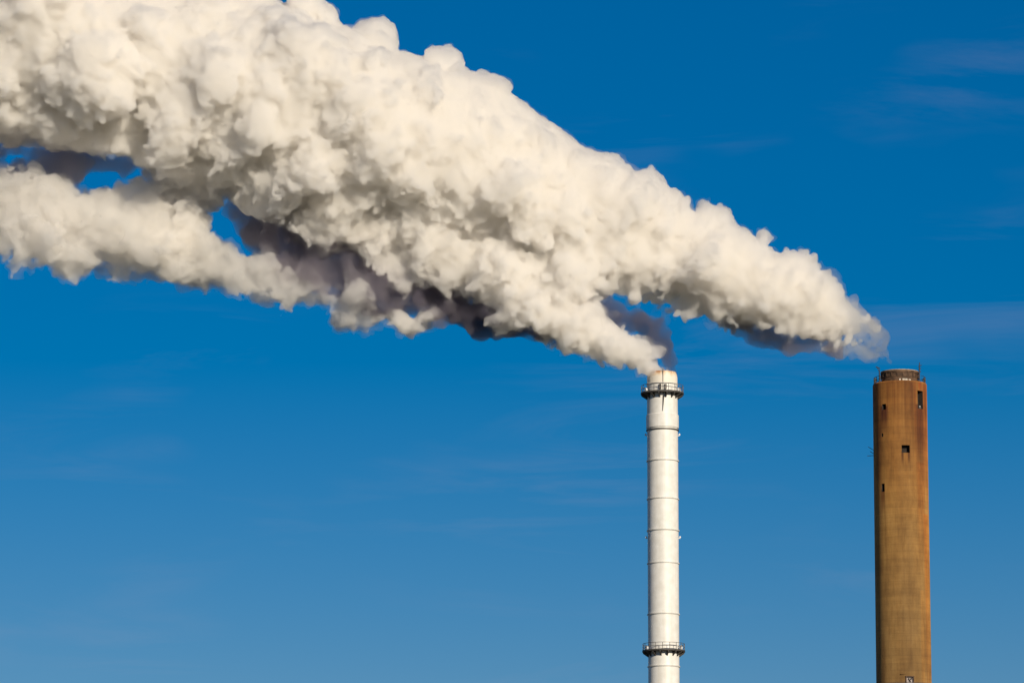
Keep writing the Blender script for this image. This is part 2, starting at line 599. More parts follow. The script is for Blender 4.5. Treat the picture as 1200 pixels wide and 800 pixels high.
# openings: (x0, x1, y0, y1) in photo pixels; cut through the shell as real recesses
OPEN = [(1073.0, 1079.8, 456.3, 477.3), (1032.0, 1036.2, 472.0, 478.6), (1054.0, 1063.6, 521.2, 530.0), (1031.6, 1034.8, 565.0, 574.5), (1031.6, 1033.2, 506, 510)]
NA = 360
zs = [0, 8, 16, 24, 32, 40, 48, 56, 64, 72]
zz = 76.0
while zz < ZB1 - 0.2:
    zs.append(zz)
    zz += 0.8
cuts = []
for x0, x1, y0, y1 in OPEN:
    ym = (y0 + y1) / 2
    cuts.append((ang_b(x0, ym), ang_b(x1, ym), bzf(y1), bzf(y0)))
WINX = (1059.2, 1067.8, 792.2, 803.0)
cuts.append((ang_b(WINX[0], 795), ang_b(WINX[1], 795), bzf(WINX[3]), bzf(WINX[2])))
for c_ in cuts:
    zs += [c_[2], c_[3]]
zs = sorted(set(round(q, 4) for q in zs + [ZB1 - 0.2]))
ths = [-math.pi + 2 * math.pi * i / NA for i in range(NA)]
for c_ in cuts:
    ths += [c_[0], c_[1]]
ths = sorted(set(round(q, 5) for q in ths))
b = bmesh.new()
TH = 0.55


def shell_pt(a, z_, d=0.0):
    r_ = (rb(z_) if z_ > 60 else rb(60) + (60 - z_) * 0.02) - d
    return (r_ * math.sin(a), -r_ * math.cos(a), z_)


grid = [[b.verts.new(shell_pt(a, z_)) for a in ths] for z_ in zs]
for i in range(len(zs) - 1):
    zm = (zs[i] + zs[i + 1]) / 2
    for j in range(len(ths)):
        j2 = (j + 1) % len(ths)
        am = (ths[j] + ths[j2]) / 2 if j2 else math.pi
        if any(c_[0] - 1e-4 < am < c_[1] + 1e-4 and c_[2] - 1e-4 < zm < c_[3] + 1e-4 for c_ in cuts):
            continue
        b.faces.new((grid[i][j], grid[i][j2], grid[i + 1][j2], grid[i + 1][j]))
# bevelled rim and roof slab
rim = []
for dr, z_ in ((0.12, ZB1), (1.2, ZB1 + 0.02), (RB1 - 0.3, ZB1 + 0.03)):
    rim.append([b.verts.new(((RB1 - dr) * math.sin(a), -(RB1 - dr) * math.cos(a), z_)) for a in ths])
lay = [grid[-1]] + rim
for a_, b_ in zip(lay, lay[1:]):
    for j in range(len(ths)):
        j2 = (j + 1) % len(ths)
        b.faces.new((a_[j], a_[j2], b_[j2], b_[j]))
b.faces.new(rim[-1])
me = bpy.data.meshes.new('shaft')
b.normal_update()
b.to_mesh(me)
b.free()
sh = bpy.data.objects.new('shaft', me)
col.objects.link(sh)
me.materials.append(CONC)
for p_ in me.polygons: p_.use_smooth = True
me.set_sharp_from_angle(angle=R(30))
sh.parent = broot
# recess linings
for k, c_ in enumerate(cuts):
    b = bmesh.new()
    dep = 0.9 if k < 5 else 0.35
    A = [(c_[0], c_[2]), (c_[1], c_[2]), (c_[1], c_[3]), (c_[0], c_[3])]
    fr_ = [b.verts.new(shell_pt(a, z_, 0.004)) for a, z_ in A]
    bk = [b.verts.new(shell_pt(a, z_, dep)) for a, z_ in A]
    for i in range(4):
        j = (i + 1) % 4
        b.faces.new((fr_[i], fr_[j], bk[j], bk[i]))
    b.faces.new(bk)
    op = obj('opening' if k < 5 else 'window', b, NEARBLACK, sh)
    if k == 0:      # an insulated fitting in the tall opening
        b = bmesh.new()
        a_ = c_[0] * .42 + c_[1] * .58
        p0 = Vector(shell_pt(a_, c_[2] + 0.45, 0.25))
        lathe(b, [(0.06, p0.z - .10), (0.09, p0.z), (0.06, p0.z + 0.10)], 12, cx=p0.x, cy=p0.y)
        p1 = Vector(shell_pt(a_, c_[2] + 0.25, 0.35))
        obj('lamp', b, LAMPW, op, 30)
        b = bmesh.new()
        box(b, p1, (0.55, 0.3, 0.35), rotz(a_))
        obj('lamp_box', b, STEEL, op)
    if k == 2:      # dark louvre frame
        pass
# framed service window low on the shaft
c_ = cuts[-1]
am = (c_[0] + c_[1]) / 2
wd = (c_[1] - c_[0]) * rb(c_[3])
hh = c_[3] - c_[2]
b = bmesh.new()
mz = rotz(am)


def on_shaft(a, z_, off, dx=0.0):
    r_ = rb(z_) + off
    return Vector((r_ * math.sin(a), -r_ * math.cos(a), z_)) + mz @ Vector((dx, 0, 0))


for dx in (-wd / 2 - .02, wd / 2 + .02):
    box(b, on_shaft(am, c_[2] + hh / 2, 0.02, dx), (0.16, 0.16, hh + .12), mz)
box(b, on_shaft(am, c_[3] + .04, 0.025), (wd + .25, 0.2, 0.16), mz)
obj('window_frame', b, IRON, sh)
b = bmesh.new()
box(b, on_shaft(am, c_[2] + hh / 2, -0.22), (wd - .1, 0.05, hh - 0.08), mz)
pan = obj('window_panel', b, simple('grey_sheet', (0.30, 0.25, 0.24), 0.6, 0, 0.2), sh)
b = bmesh.new()
for dx, dz, rr in ((-0.16, -0.36, .13), (0.26, -0.34, .14), (-0.02, -0.62, .14), (0.10, -0.85, .12)):
    q = on_shaft(am, c_[3] + dz, -0.16, dx)
    d_ = mz @ Vector((0, 1, 0))
    rod(b, q - d_ * 0.08, q + d_ * 0.03, rr, n=10)
obj('fan_vent', b, NEARBLACK, pan)
b = bmesh.new()
box(b, on_shaft(ang_b(1056, 789), bzf(789.3), 0.05), (0.95, 0.12, 0.09), mz)
obj('lintel', b, CONC, sh)

# iron crown
sB = scale_at(1054, 438, YB)
RC = 21.6 * sB
zc0, zc1 = ZB1 + 0.034, at(1054, 432.6, YB - RC).z
b = bmesh.new()
H = zc1 - zc0
lathe(b, [(RC * 1.0, zc0), (RC * 1.0, zc0 + H * .36), (RC * .985, zc0 + H * .37), (RC * .985, zc0 + H * .43), (RC * 1.015, zc0 + H * .44), (RC * 1.015, zc0 + H * .50), (RC * .99, zc0 + H * .51), (RC * .99, zc0 + H * .80),
          (RC * 1.03, zc0 + H * .81), (RC * 1.03, zc1 - .05), (RC * .93, zc1 - .05), (RC * .92, zc0)], 96, cap=False)
crown = obj('crown', b, IRON, broot, 30)
b = bmesh.new()
lathe(b, [(RC * 1.035, zc1 - .05), (RC * 1.03, zc1 + 0.05), (RC * .94, zc1 + 0.06), (RC * .93, zc1 - .05)], 96, cap=False)
obj('crown_rim', b, TANRIM, crown, 30)
for k in range(20):
    a = 2 * math.pi * (k + .3) / 20
    b = bmesh.new()
    box(b, (RC * 1.012 * math.cos(a), RC * 1.012 * math.sin(a), zc0 + H * .655), (0.10, 0.14, H * .27), rotz(a))
    obj('crown_rib', b, IRON, crown)
b = bmesh.new()
for a0, a1, z0, z1, m_ in ((-96, -91, .08, .22, 0), (-86, -70, .06, .24, 0), (-66, -58, .10, .20, 0)):
    ring = []
    for i in range(9):
        a = R(a0 + (a1 - a0) * i / 8)
        ring.append([b.verts.new((RC * q * math.cos(a), RC * q * math.sin(a), zc0 + H * zq)) for q, zq in ((1.004, z0), (1.02, z0), (1.02, z1), (1.004, z1))])
    for u, v in zip(ring, ring[1:]):
        for i in range(4):
            j = (i + 1) % 4
            b.faces.new((u[i], v[i], v[j], u[j]))
    b.faces.new(ring[0]); b.faces.new(ring[-1][::-1])
obj('patch_plate', b, simple('bright_scale', (0.50, 0.44, 0.36), 0.7, 0, .5), crown)
# railing pieces round the rim
b = bmesh.new()
rr = RB1 - 0.22
for h in (0.55, 1.05):
    prev = None
    for i in range(97):
        a = 2 * math.pi * i / 96
        q = Vector((rr * math.cos(a), rr * math.sin(a), ZB1 + h))
        # the rail survives only at the sides and the back
        if prev is not None and not (-2.45 < (a if a < math.pi else a - 2 * math.pi) < -0.62):
            rod(b, prev, q, 0.045, n=5)
        prev = q
for k in range(24):
    a = 2 * math.pi * (k + .5) / 24
    aa = a if a < math.pi else a - 2 * math.pi
    if -2.45 < aa < -0.62: continue
    rod(b, (rr * math.cos(a), rr * math.sin(a), ZB1 - .05), (rr * math.cos(a), rr * math.sin(a), ZB1 + 1.08), 0.055, n=5)
obj('railing', b, DARK, broot)


def top_rod(name, px, py0, py1, r, depth=0.0, lean=0.0, r2=None):
    b = bmesh.new()
    x = at(px, py0, YB + depth).x - broot.location.x
    rod(b, (x, depth, ZB1 - .02), (x + lean, depth, at(px, py1, YB + depth).z), r, r2)
    return b


b = top_rod('mast', 1077.0, 443, 424.5, 0.15, -1.4, 0.12, 0.07)
x = at(1077, 432, YB).x - broot.location.x
for py, l in ((429.5, .55), (433, .42), (436.5, .36)):
    zq = at(1077, py, YB - 1.4).z
    rod(b, (x - l * .55, -1.4, zq), (x + l * .6, -1.4, zq + .25), 0.06)
obj('lightning_mast', b, DARK, broot)
b = top_rod('arm', 1030.6, 443, 433.0, 0.10, -1.2)
x = at(1030.6, 432, YB).x - broot.location.x
zq = at(1030, 432, YB).z
rod(b, (x, -1.2, zq - .15), (x - 0.70, -1.2, zq + 0.15), 0.09)
rod(b, (x - .55, -1.2, zq + 0.1), (x - 0.15, -1.2, zq - 0.6), 0.05)
obj('lamp_arm', b, DARK, broot)
for px in (1025.2, 1082.6):
    b = bmesh.new()
    x = at(px, 440, YB).x - broot.location.x
    box(b, (x, -0.6, ZB1 + .62), (0.32, 0.32, 0.75))
    obj('beacon_box', b, DARK, broot)
# spikes on the left flank
b = bmesh.new()
for (px0, py0), (px1, py1) in (((1017.5, 523.0), (1023.5, 528)), ((1016.5, 533.6), (1023.5, 533.4)), ((1019.8, 528.4), (1023.5, 532))):
    p0, p1 = at(px0, py0, YB), at(px1 + 1.5, py1, YB)
    rod(b, Vector((p0.x - broot.location.x, 0.3, p0.z)), Vector((p1.x - broot.location.x, 0.0, p1.z)), 0.05, n=5)
obj('aerial', b, DARK, broot)
# service platform whose railing just tops the lower edge of the photo
s8 = scale_at(1054, 800, YB)
platform('platform', broot, rb(bzf(808)), rb(bzf(808)) + 1.15, bzf(808.5), 1.25, 20, 26, (DARK, STEEL), 0.05)

# ------------------------------------------------------------------ smoke
rng = np.random.default_rng(11)


def noise3(shape, step):
    """smooth random field, about unit variance, features of `step` voxels"""
    A = None
    ks = []
    for n_ in shape:
        x_ = (np.arange(n_) + rng.random() * step) / step
        i0 = np.floor(x_).astype(int)
        t_ = (x_ - i0).astype(np.float32)
        ks.append((i0, [(1 - t_) ** 3 / 6, (3 * t_ ** 3 - 6 * t_ ** 2 + 4) / 6, (-3 * t_ ** 3 + 3 * t_ ** 2 + 3 * t_ + 1) / 6, t_ ** 3 / 6]))
    A = rng.standard_normal([k[0].max() + 4 for k in ks], dtype=np.float32) * np.float32(1.9)
    for ax in (2, 1, 0):
        i0, ws = ks[ax]
        sh = [1, 1, 1]
        sh[ax] = -1
        out_ = None
        for k in range(4):
            q = np.take(A, i0 + k, axis=ax)
            q *= ws[k].reshape(sh)
            if out_ is None: out_ = q
            else: out_ += q
        A = out_
    return A


class Field:
    """a smoke body on a voxel grid in photo-pixel units: x right, y down, w away from the camera"""

    def __init__(s, lo, hi, h, depth0):
        s.lo, s.h, s.Y0 = np.array(lo, np.float32), h, depth0
        s.n = np.ceil((np.array(hi) - np.array(lo)) / h).astype(int)
        s.f = np.full(s.n, -30.0, np.float32)

    def stamp(s, x, y, w_, r, sy=1.0, margin=22.0):
        c = (np.array((x, y, w_), np.float32) - s.lo) / s.h
        e = (r + margin) / s.h
        a = np.maximum(0, np.floor(c - e).astype(int))
        b_ = np.minimum(s.n, np.ceil(c + e).astype(int) + 1)
        if (b_ <= a).any(): return
        gx = ((np.arange(a[0], b_[0]) - c[0]) ** 2).astype(np.float32)[:, None, None]
        gy = ((np.arange(a[1], b_[1]) - c[1]) ** 2).astype(np.float32)[None, :, None]
        gz = ((np.arange(a[2], b_[2]) - c[2]) ** 2).astype(np.float32)[None, None, :]
        d = r - np.sqrt(gx + gy + gz) * s.h
        v = s.f[a[0]:b_[0], a[1]:b_[1], a[2]:b_[2]]
        np.maximum(v, d, out=v)

    def strand(s, pts):
        """a chain of (x, y, w, r)"""
        for p0, p1 in zip(pts, pts[1:]):
            p0, p1 = np.array(p0, float), np.array(p1, float)
            k = max(1, int(np.linalg.norm((p1 - p0)[:3]) / max(3, 0.22 * min(p0[3], p1[3]))))
            for i in range(k + 1):
                q = p0 + (p1 - p0) * i / k
                s.stamp(*q)

    def surface_points(s, count):
        ii = np.argwhere((s.f > -s.h * .6) & (s.f < s.h * .6))
        if len(ii) > count:
            ii = ii[rng.choice(len(ii), count, replace=False)]
        return ii * s.h + s.lo

    def lumps(s, count, r0, r1, sink=0.35, grow=None, keep=None, outline=None):
        for q in s.surface_points(count):
            if keep is not None and not keep(q): continue
            r = r0 + (r1 - r0) * rng.random() ** 1.6
            if grow is not None: r *= grow(q)
            # push the centre a little towards the inside
            ix = np.clip(((q - s.lo) / s.h).astype(int), 2, s.n - 3)
            gr = np.array([s.f[ix[0] + 2, ix[1], ix[2]] - s.f[ix[0] - 2, ix[1], ix[2]],
                           s.f[ix[0], ix[1] + 2, ix[2]] - s.f[ix[0], ix[1] - 2, ix[2]],
                           s.f[ix[0], ix[1], ix[2] + 2] - s.f[ix[0], ix[1], ix[2] - 2]])
            L_ = np.linalg.norm(gr)
            if L_ < 1e-3: continue
            c = q + gr / L_ * r * sink
            if outline is not None:
                di = outline.dist(c[0], c[1])
                if di < 1.0: continue
                if di < r - 1.0: r = di + 1.0
            s.stamp(*c, r, margin=8.0)

    def add_noise(s, step_px, amp, weight=None):
        nz_ = noise3(s.n, step_px / s.h)
        if weight is not None: nz_ *= weight
        nz_ *= np.clip((s.f + 16.0) / 8.0, 0, 1)
        s.f += amp * nz_

    def billow(s, step_px, amp, weight=None):
        """rounded puffs parted by sharp creases"""
        nz_ = np.abs(noise3(s.n, step_px / s.h)) - 0.8
        if weight is not None: nz_ *= weight
        nz_ *= np.clip((s.f + 16.0) / 8.0, 0, 1)
        s.f += amp * nz_

    def warp(s, step_px, amp, weight=None):
        """stir the body: read the field at places shifted by a swirling random vector"""
        band = np.flatnonzero((s.f > -16) & (s.f < 14))
        sh = [noise3(s.n, step_px / s.h).ravel()[band] * np.float32(amp / s.h) for _ in range(3)]
        if weight is not None:
            w_ = np.broadcast_to(weight, s.f.shape).ravel()[band] if weight.shape != s.f.shape else weight.ravel()[band]
            sh = [q * w_ for q in sh]
        src = s.f.ravel()
        new = np.empty(len(band), np.float32)
        n1, n2 = int(s.n[1]), int(s.n[2])
        for k in range(0, len(band), 3000000):
            b_ = band[k:k + 3000000]
            p = [b_ // (n1 * n2), (b_ // n2) % n1, b_ % n2]
            fr_, i_ = [], []
            for ax in range(3):
                q = np.clip(p[ax] + sh[ax][k:k + 3000000], 0, s.n[ax] - 1.001).astype(np.float32)
                i0 = q.astype(np.int32)
                i_.append(i0)
                fr_.append(q - i0)
            base_ = (i_[0].astype(np.int64) * n1 + i_[1]) * n2 + i_[2]
            v = 0
            for dx in (0, 1):
                wx_ = fr_[0] if dx else 1 - fr_[0]
                for dy in (0, 1):
                    wy_ = fr_[1] if dy else 1 - fr_[1]
                    for dz in (0, 1):
                        wz_ = fr_[2] if dz else 1 - fr_[2]
                        v = v + wx_ * wy_ * wz_ * src[base_ + (dx * n1 + dy) * n2 + dz]
            new[k:k + 3000000] = v
        s.f.ravel()[band] = new

    def mesh(s, name, m_, parent=None, iso=0.0):
        """surface nets"""
        f = s.f - iso
        for ax in range(3):
            sl = [slice(None)] * 3
            sl[ax] = 0; f[tuple(sl)] = -9
            sl[ax] = -1; f[tuple(sl)] = -9
        ins = f > 0
        c = np.zeros([k - 1 for k in s.n], np.uint8)
        for dx in (0, 1):
            for dy in (0, 1):
                for dz in (0, 1):
                    c += ins[dx:s.n[0] - 1 + dx, dy:s.n[1] - 1 + dy, dz:s.n[2] - 1 + dz]
        act = (c > 0) & (c < 8)
        ijk = np.argwhere(act)
        idx = np.full(c.shape, -1, np.int32)
        idx[act] = np.arange(len(ijk))
        del c
        acc = np.zeros((len(ijk), 3), np.float32)
        cnt = np.zeros(len(ijk), np.float32)
        corner = {}
        for d in [(a, b_, e) for a in (0, 1) for b_ in (0, 1) for e in (0, 1)]:
            corner[d] = f[ijk[:, 0] + d[0], ijk[:, 1] + d[1], ijk[:, 2] + d[2]]
        for d in corner:
            for ax in range(3):
                if d[ax] == 1: continue
                e = list(d); e[ax] = 1; e = tuple(e)
                a, b_ = corner[d], corner[e]
                cross = (a > 0) != (b_ > 0)
                t_ = np.where(cross, a / np.where(cross, a - b_, 1), 0)
                P = np.empty((len(ijk), 3), np.float32)
                P[:] = d
                P[:, ax] = t_
                acc += P * cross[:, None]
                cnt += cross
        V = (ijk + acc / cnt[:, None]) * s.h + s.lo
        quads = []
        for ax in range(3):
            a1, a2 = [(1, 2), (2, 0), (0, 1)][ax]
            sl0 = [slice(1, -1)] * 3; sl1 = [slice(1, -1)] * 3
            sl0[ax] = slice(0, -1); sl1[ax] = slice(1, None)
            A, B = ins[tuple(sl0)], ins[tuple(sl1)]
            e = np.argwhere(A != B)
            flip = A[tuple(e.T)]
            off = np.ones(3, int); off[ax] = 0
            e = e + off
            u1 = np.zeros(3, int); u1[a1] = 1
            u2 = np.zeros(3, int); u2[a2] = 1
            g_ = lambda q: idx[q[:, 0], q[:, 1], q[:, 2]]
            Q = np.stack([g_(e - u1 - u2), g_(e - u2), g_(e), g_(e - u1)], 1)
            Q[~flip] = Q[~flip][:, ::-1]
            quads.append(Q)
        Q = np.concatenate(quads)
        # drop crumbs: keep connected bodies of some size
        lab = np.arange(len(V))
        E = np.concatenate([Q[:, [0, 1]], Q[:, [1, 2]], Q[:, [2, 3]]])
        for _ in range(60):
            l0 = lab.copy()
            mn = np.minimum(lab[E[:, 0]], lab[E[:, 1]])
            np.minimum.at(lab, E[:, 0], mn)
            np.minimum.at(lab, E[:, 1], mn)
            lab = lab[lab]
            if (lab == l0).all(): break
        sz = np.bincount(lab, minlength=len(V))[lab]
        good = sz > 160
        Q = Q[good[Q[:, 0]]]
        used = np.unique(Q)
        re_ = np.full(len(V), -1, np.int64)
        re_[used] = np.arange(len(used))
        V, Q = V[used], re_[Q]
        # to world: true perspective rays of the photo's lens, w metres deeper
        ct, st = math.cos(TILT), math.sin(TILT)
        a, b_ = (V[:, 0] - 600) / F, (400 - V[:, 1]) / F
        D = np.stack([a, ct - b_ * st, st + b_ * ct], 1)
        Y = s.Y0 + V[:, 2] * MPP
        W = D * (Y / D[:, 1])[:, None] + np.array(CAM)
        org = W.mean(0)
        W = (W - org).astype(np.float32)
        me = bpy.data.meshes.new(name)
        me.vertices.add(len(W)); me.vertices.foreach_set('co', W.ravel())
        me.loops.add(len(Q) * 4); me.loops.foreach_set('vertex_index', Q.ravel().astype(np.int32))
        me.polygons.add(len(Q))
        me.polygons.foreach_set('loop_start', np.arange(0, len(Q) * 4, 4, dtype=np.int32))
        me.polygons.foreach_set('use_smooth', np.ones(len(Q), bool))
        me.update(calc_edges=True)
        me.validate()
        me.materials.append(m_)
        o = bpy.data.objects.new(name, me)
        col.objects.link(o)
        o.location = org
        if parent:
            o.parent = parent
            o.location = Vector(org) - parent.location
        print(name, len(W), 'verts')
        return o


class Outline:
    """signed distance (inside > 0) to a closed outline"""

    def __init__(s, pts):
        s.p = np.array(pts, float)

    def dist(s, x, y):
        a, b_ = s.p, np.roll(s.p, -1, 0)
        e = b_ - a
        q = np.array((x, y)) - a
        t_ = np.clip((q * e).sum(1) / np.maximum((e * e).sum(1), 1e-9), 0, 1)
        d = np.sqrt(((q - e * t_[:, None]) ** 2).sum(1).min())
        inside = False
        c = (a[:, 1] > y) != (b_[:, 1] > y)
        xc = a[:, 0] + (y - a[:, 1]) / np.where(e[:, 1] == 0, 1e-9, e[:, 1]) * e[:, 0]
        if (c & (x < xc)).sum() % 2: inside = True
        return d if inside else -d

    def rim(s, step):
        a, b_ = s.p, np.roll(s.p, -1, 0)
        for p0, p1 in zip(a, b_):
            n_ = max(1, int(np.linalg.norm(p1 - p0) / step))
            for i in range(n_):
                yield p0 + (p1 - p0) * (i + .5) / n_, (p1 - p0) / max(1e-6, np.linalg.norm(p1 - p0))


MPP = YB / F / math.cos(TILT) ** 2 * 0.995          # metres per photo pixel at the chimneys
print('MPP', MPP)


def smoke_mat(name, density, colr, surf=0.06, aniso=0.0, matt=False):
    """dense scattering vapour with a faint veil at its boundary"""
    m_, n, o = mat(name)
    v = node(n, 'ShaderNodeVolumePrincipled')
    v.inputs['Color'].default_value = (*colr, 1)
    v.inputs['Density'].default_value = density
    v.inputs['Anisotropy'].default_value = aniso
    n.links.new(v.outputs[0], o.inputs['Volume'])
    tr = node(n, 'ShaderNodeBsdfTransparent')
    df = node(n, 'ShaderNodeBsdfDiffuse' if matt else 'ShaderNodeBsdfTranslucent')
    df.inputs['Color'].default_value = (*colr, 1)
    mx_ = node(n, 'ShaderNodeMixShader')
    mx_.inputs[0].default_value = surf
    n.links.new(tr.outputs[0], mx_.inputs[1])
    n.links.new(df.outputs[0], mx_.inputs[2])
    n.links.new(mx_.outputs[0], o.inputs['Surface'])
    m_.cycles.homogeneous_volume = True if hasattr(m_.cycles, 'homogeneous_volume') else None
    return m_


H = 1.5
STEAM = smoke_mat('white_steam', 1.85, (0.9975, 0.9922, 0.984), 0.06, 0.62, True)
SHADE_SMOKE = smoke_mat('shade_dark_smoke', 0.8, (0.40, 0.38, 0.46), 0.04, 0.3)  # low albedo paints the shade under the white chimney's plume
THIN = smoke_mat('thin_grey_smoke', 0.42, (0.64, 0.61, 0.66), 0.01, 0.3)  # thin purplish grey smoke

# ---- plume of the brown chimney (upper, larger)
OUT_A = Outline([(1038, 400), (1028, 385), (1015, 367), (998, 360), (987, 352), (975, 326), (961, 319), (944, 306), (935, 298), (925, 300), (906, 292), (899, 275), (893, 266), (888, 268), (886, 277), (867, 266), (862, 253), (847, 237), (830, 232),
                 (818, 243), (814, 260), (811, 237), (800, 225), (795, 222), (782, 222), (772, 210), (760, 205), (727, 203), (720, 190), (712, 181), (704, 182), (684, 182), (676, 165), (665, 161), (648, 154), (642, 140), (627, 137), (609, 142), (603, 150),
                 (590, 140), (599, 122), (597, 112), (590, 94), (575, 88), (552, 85), (541, 84), (539, 67), (530, 54), (513, 52), (500, 64), (483, 73), (477, 88), (459, 82), (462, 60), (460, 44), (455, 30), (440, 23), (421, 26), (406, 41), (395, 34), (391, 22), (384, 2),
                 (375, -14), (340, -14), (330, 5), (322, -2), (300, -20), (260, -24), (225, -14), (207, 2), (190, 8), (172, 2), (150, -22), (100, -46), (40, -52), (-30, -55), (-150, -60), (-150, 152), (0, 160), (40, 160), (95, 166), (140, 178), (160, 182), (168, 215), (168, 245), (160, 290), (235, 300),
                 (238, 270), (246, 244), (262, 230), (285, 228), (320, 262), (370, 300), (430, 320), (480, 322), (545, 335), (600, 335), (650, 348), (700, 356), (712, 345), (725, 341), (740, 352), (759, 356), (779, 366), (800, 375), (826, 377), (835, 383), (850, 391), (872, 392), (895, 392), (915, 386), (938, 392), (955, 406), (972, 416), (995, 412), (1010, 414), (1025, 411)])
A = Field((-140, -105, -140), (1050, 428, 140), H, YB)
A.strand([(1010, 400, 0, 3), (1000, 393, 0, 9), (990, 387, 0, 16), (974, 376, 0, 25), (950, 362, 0, 38), (910, 341, 0, 46), (860, 322, 0, 56), (800, 300, 0, 60),
          (740, 276, 0, 62), (690, 264, 0, 70), (640, 244, 0, 80), (580, 220, 0, 92), (520, 196, 0, 100), (450, 168, 0, 106), (380, 140, 0, 108), (300, 112, -4, 104), (220, 86, -8, 94), (120, 52, -10, 92), (0, 42, -10, 92), (-150, 38, -10, 96)])
# the lower lobe that hangs behind it further downwind
A.strand([(420, 236, 10, 38), (330, 208, -5, 32), (265, 188, -20, 32), (200, 166, -34, 30), (130, 142, -42, 28), (60, 136, -44, 24), (0, 136, -44, 24), (-150, 130, -44, 25)])
A.strand([(245, 205, 30, 26), (212, 212, 30, 32), (200, 240, 30, 30), (204, 268, 30, 26)])
A.add_noise(140, 8)
A.add_noise(64, 7)
grow = lambda q: float(np.interp(q[0], [300, 800, 1000, 1035], [1.0, 0.72, 0.42, 0.25]))
A.lumps(170, 30, 58, 0.5, grow, outline=OUT_A)
# puffs that make the outer edge
for (x_, y_), t_ in OUT_A.rim(7.0):
    if x_ < -140 or (y_ > 225 and 225 < x_ < 705): continue
    r_ = (9 + 20 * rng.random() ** 1.4) * grow((x_, 0))
    nx_, ny_ = -t_[1], t_[0]
    if OUT_A.dist(x_ + nx_ * 2, y_ + ny_ * 2) < 0: nx_, ny_ = -nx_, -ny_
    for _ in range(4):
        cx_, cy_ = x_ + nx_ * r_ * .95, y_ + ny_ * r_ * .95
        if OUT_A.dist(cx_, cy_) > r_ * .82: break
        r_ *= 0.72
    A.stamp(cx_, cy_, rng.normal() * 16 * grow((x_, 0)) + (18 if x_ < 330 and y_ > 120 else 0), r_)
A.add_noise(40, 3.0)
A.lumps(520, 12, 30, 0.62, grow, outline=OUT_A)
xs_ = (np.arange(A.n[0]) * H + A.lo[0])[:, None, None]
ys_ = (np.arange(A.n[1]) * H + A.lo[1])[None, :, None]
axis_y = np.interp(xs_, [0, 380, 580, 800, 1036], [90, 150, 225, 300, 400])
rag = (1 + 1.2 * np.clip((ys_ - axis_y) / 60, 0, 1) + 1.0 * np.clip((xs_ - 900) / 120, 0, 1)).astype(np.float32)
patchy = np.clip(0.75 + 0.55 * noise3(A.n, 90 / H), 0.15, 1.8)
A.billow(32, 1.8, patchy)
stir = (0.55 + 0.45 * np.clip(rag - 1, 0, 1.4)).astype(np.float32)
A.warp(46, 8.5, stir)
A.lumps(9000, 4, 10, 0.42, grow, outline=OUT_A)
A.warp(17, 6.0, stir)
for x_, y_, r_ in ((440, 46, 21), (449, 62, 17), (430, 48, 18), (513, 74, 20), (522, 84, 17), (507, 86, 20), (577, 110, 20), (589, 104, 11), (830, 254, 17), (843, 260, 18), (624, 158, 18), (613, 164, 16), (664, 178, 14), (708, 196, 13), (716, 204, 15), (768, 222, 14), (789, 236, 14), (892, 276, 8), (940, 314, 10), (964, 331, 11), (388, 34, 17)):
    A.stamp(x_, y_, rng.normal() * 10 - 5, r_)
A.lumps(2000, 4, 9, 0.55, grow, outline=OUT_A)
A.billow(13, 2.2, patchy * rag)
A.warp(8, 3.2, stir)
A.billow(11, 1.2)
A.billow(7, 1.35, rag)
A.add_noise(5.5, 1.1, rag)
A.add_noise(3.6, 0.9, rag)
del patchy

pl = A.mesh('steam_plume', STEAM)
tag(pl, 'broad billowing white steam plume trailing left from the brown chimney', 'smoke plume')
plA = pl

# thin vapour hanging round the dense body, most of it below
def veil(G_, amount, parent):
    G_.f += 1.2 + amount
    G_.add_noise(16, 2.6)
    G_.billow(7, 1.6)
    o = G_.mesh('vapour_veil', VEIL, parent)


VEIL = smoke_mat('steam_veil', 0.13, (0.96, 0.955, 0.95), 0.0, 0.5)
for l_ in list(VEIL.node_tree.links):
    if l_.to_socket.name == 'Surface': VEIL.node_tree.links.remove(l_)
veil(A, 2.0 * (rag - 1), plA)
del A, rag

# ---- plume of the white chimney (lower, ragged)
W0 = (YW - YB) / MPP
B = Field((300, 190, W0 - 60), (800, 445, W0 + 110), H, YB)
B.strand([(768, 436, W0, 9), (761, 427, W0, 14), (747, 416, W0, 20), (726, 404, W0, 25), (700, 390, W0 + 3, 26), (665, 372, W0 + 6, 29), (620, 352, W0 + 10, 33), (570, 326, W0 + 18, 34), (510, 294, W0 + 28, 30), (450, 284, W0 + 38, 27), (390, 266, W0 + 46, 22)])
for x_, y_, r_ in ((467, 371, 5), (490, 378, 6), (440, 364, 5), (420, 352, 6), (688, 416, 6), (700, 419, 6), (632, 322, 22), (605, 318, 24), (652, 338, 20), (766, 430, 10), (757, 424, 13), (748, 428, 9)):
    B.stamp(x_, y_, W0 + 34 * (x_ < 600), r_)
B.add_noise(60, 4)
growb = lambda q: float(np.interp(q[0], [300, 650, 760], [1.0, 0.75, 0.5]))
B.lumps(90, 14, 26, 0.5, growb)
B.add_noise(30, 3.4)
B.lumps(400, 8, 17, 0.55, growb)
patchy = np.clip(0.8 + 0.5 * noise3(B.n, 60 / H), 0.2, 1.7)
B.billow(20, 3.0, patchy)
calm = np.interp((np.arange(B.n[0]) * H + B.lo[0]), [520, 640, 770], [1, 0.6, 0.35]).astype(np.float32)[:, None, None]
B.warp(30, 9, calm)
B.lumps(2500, 4, 9, 0.45, growb)
B.warp(14, 6, calm)
for x_, y_, r_ in ((769, 434, 6), (763, 429, 10), (755, 423, 13), (745, 416, 17), (757, 431, 8), (742, 428, 8)):
    B.stamp(x_, y_, W0 + rng.normal() * 3, r_)
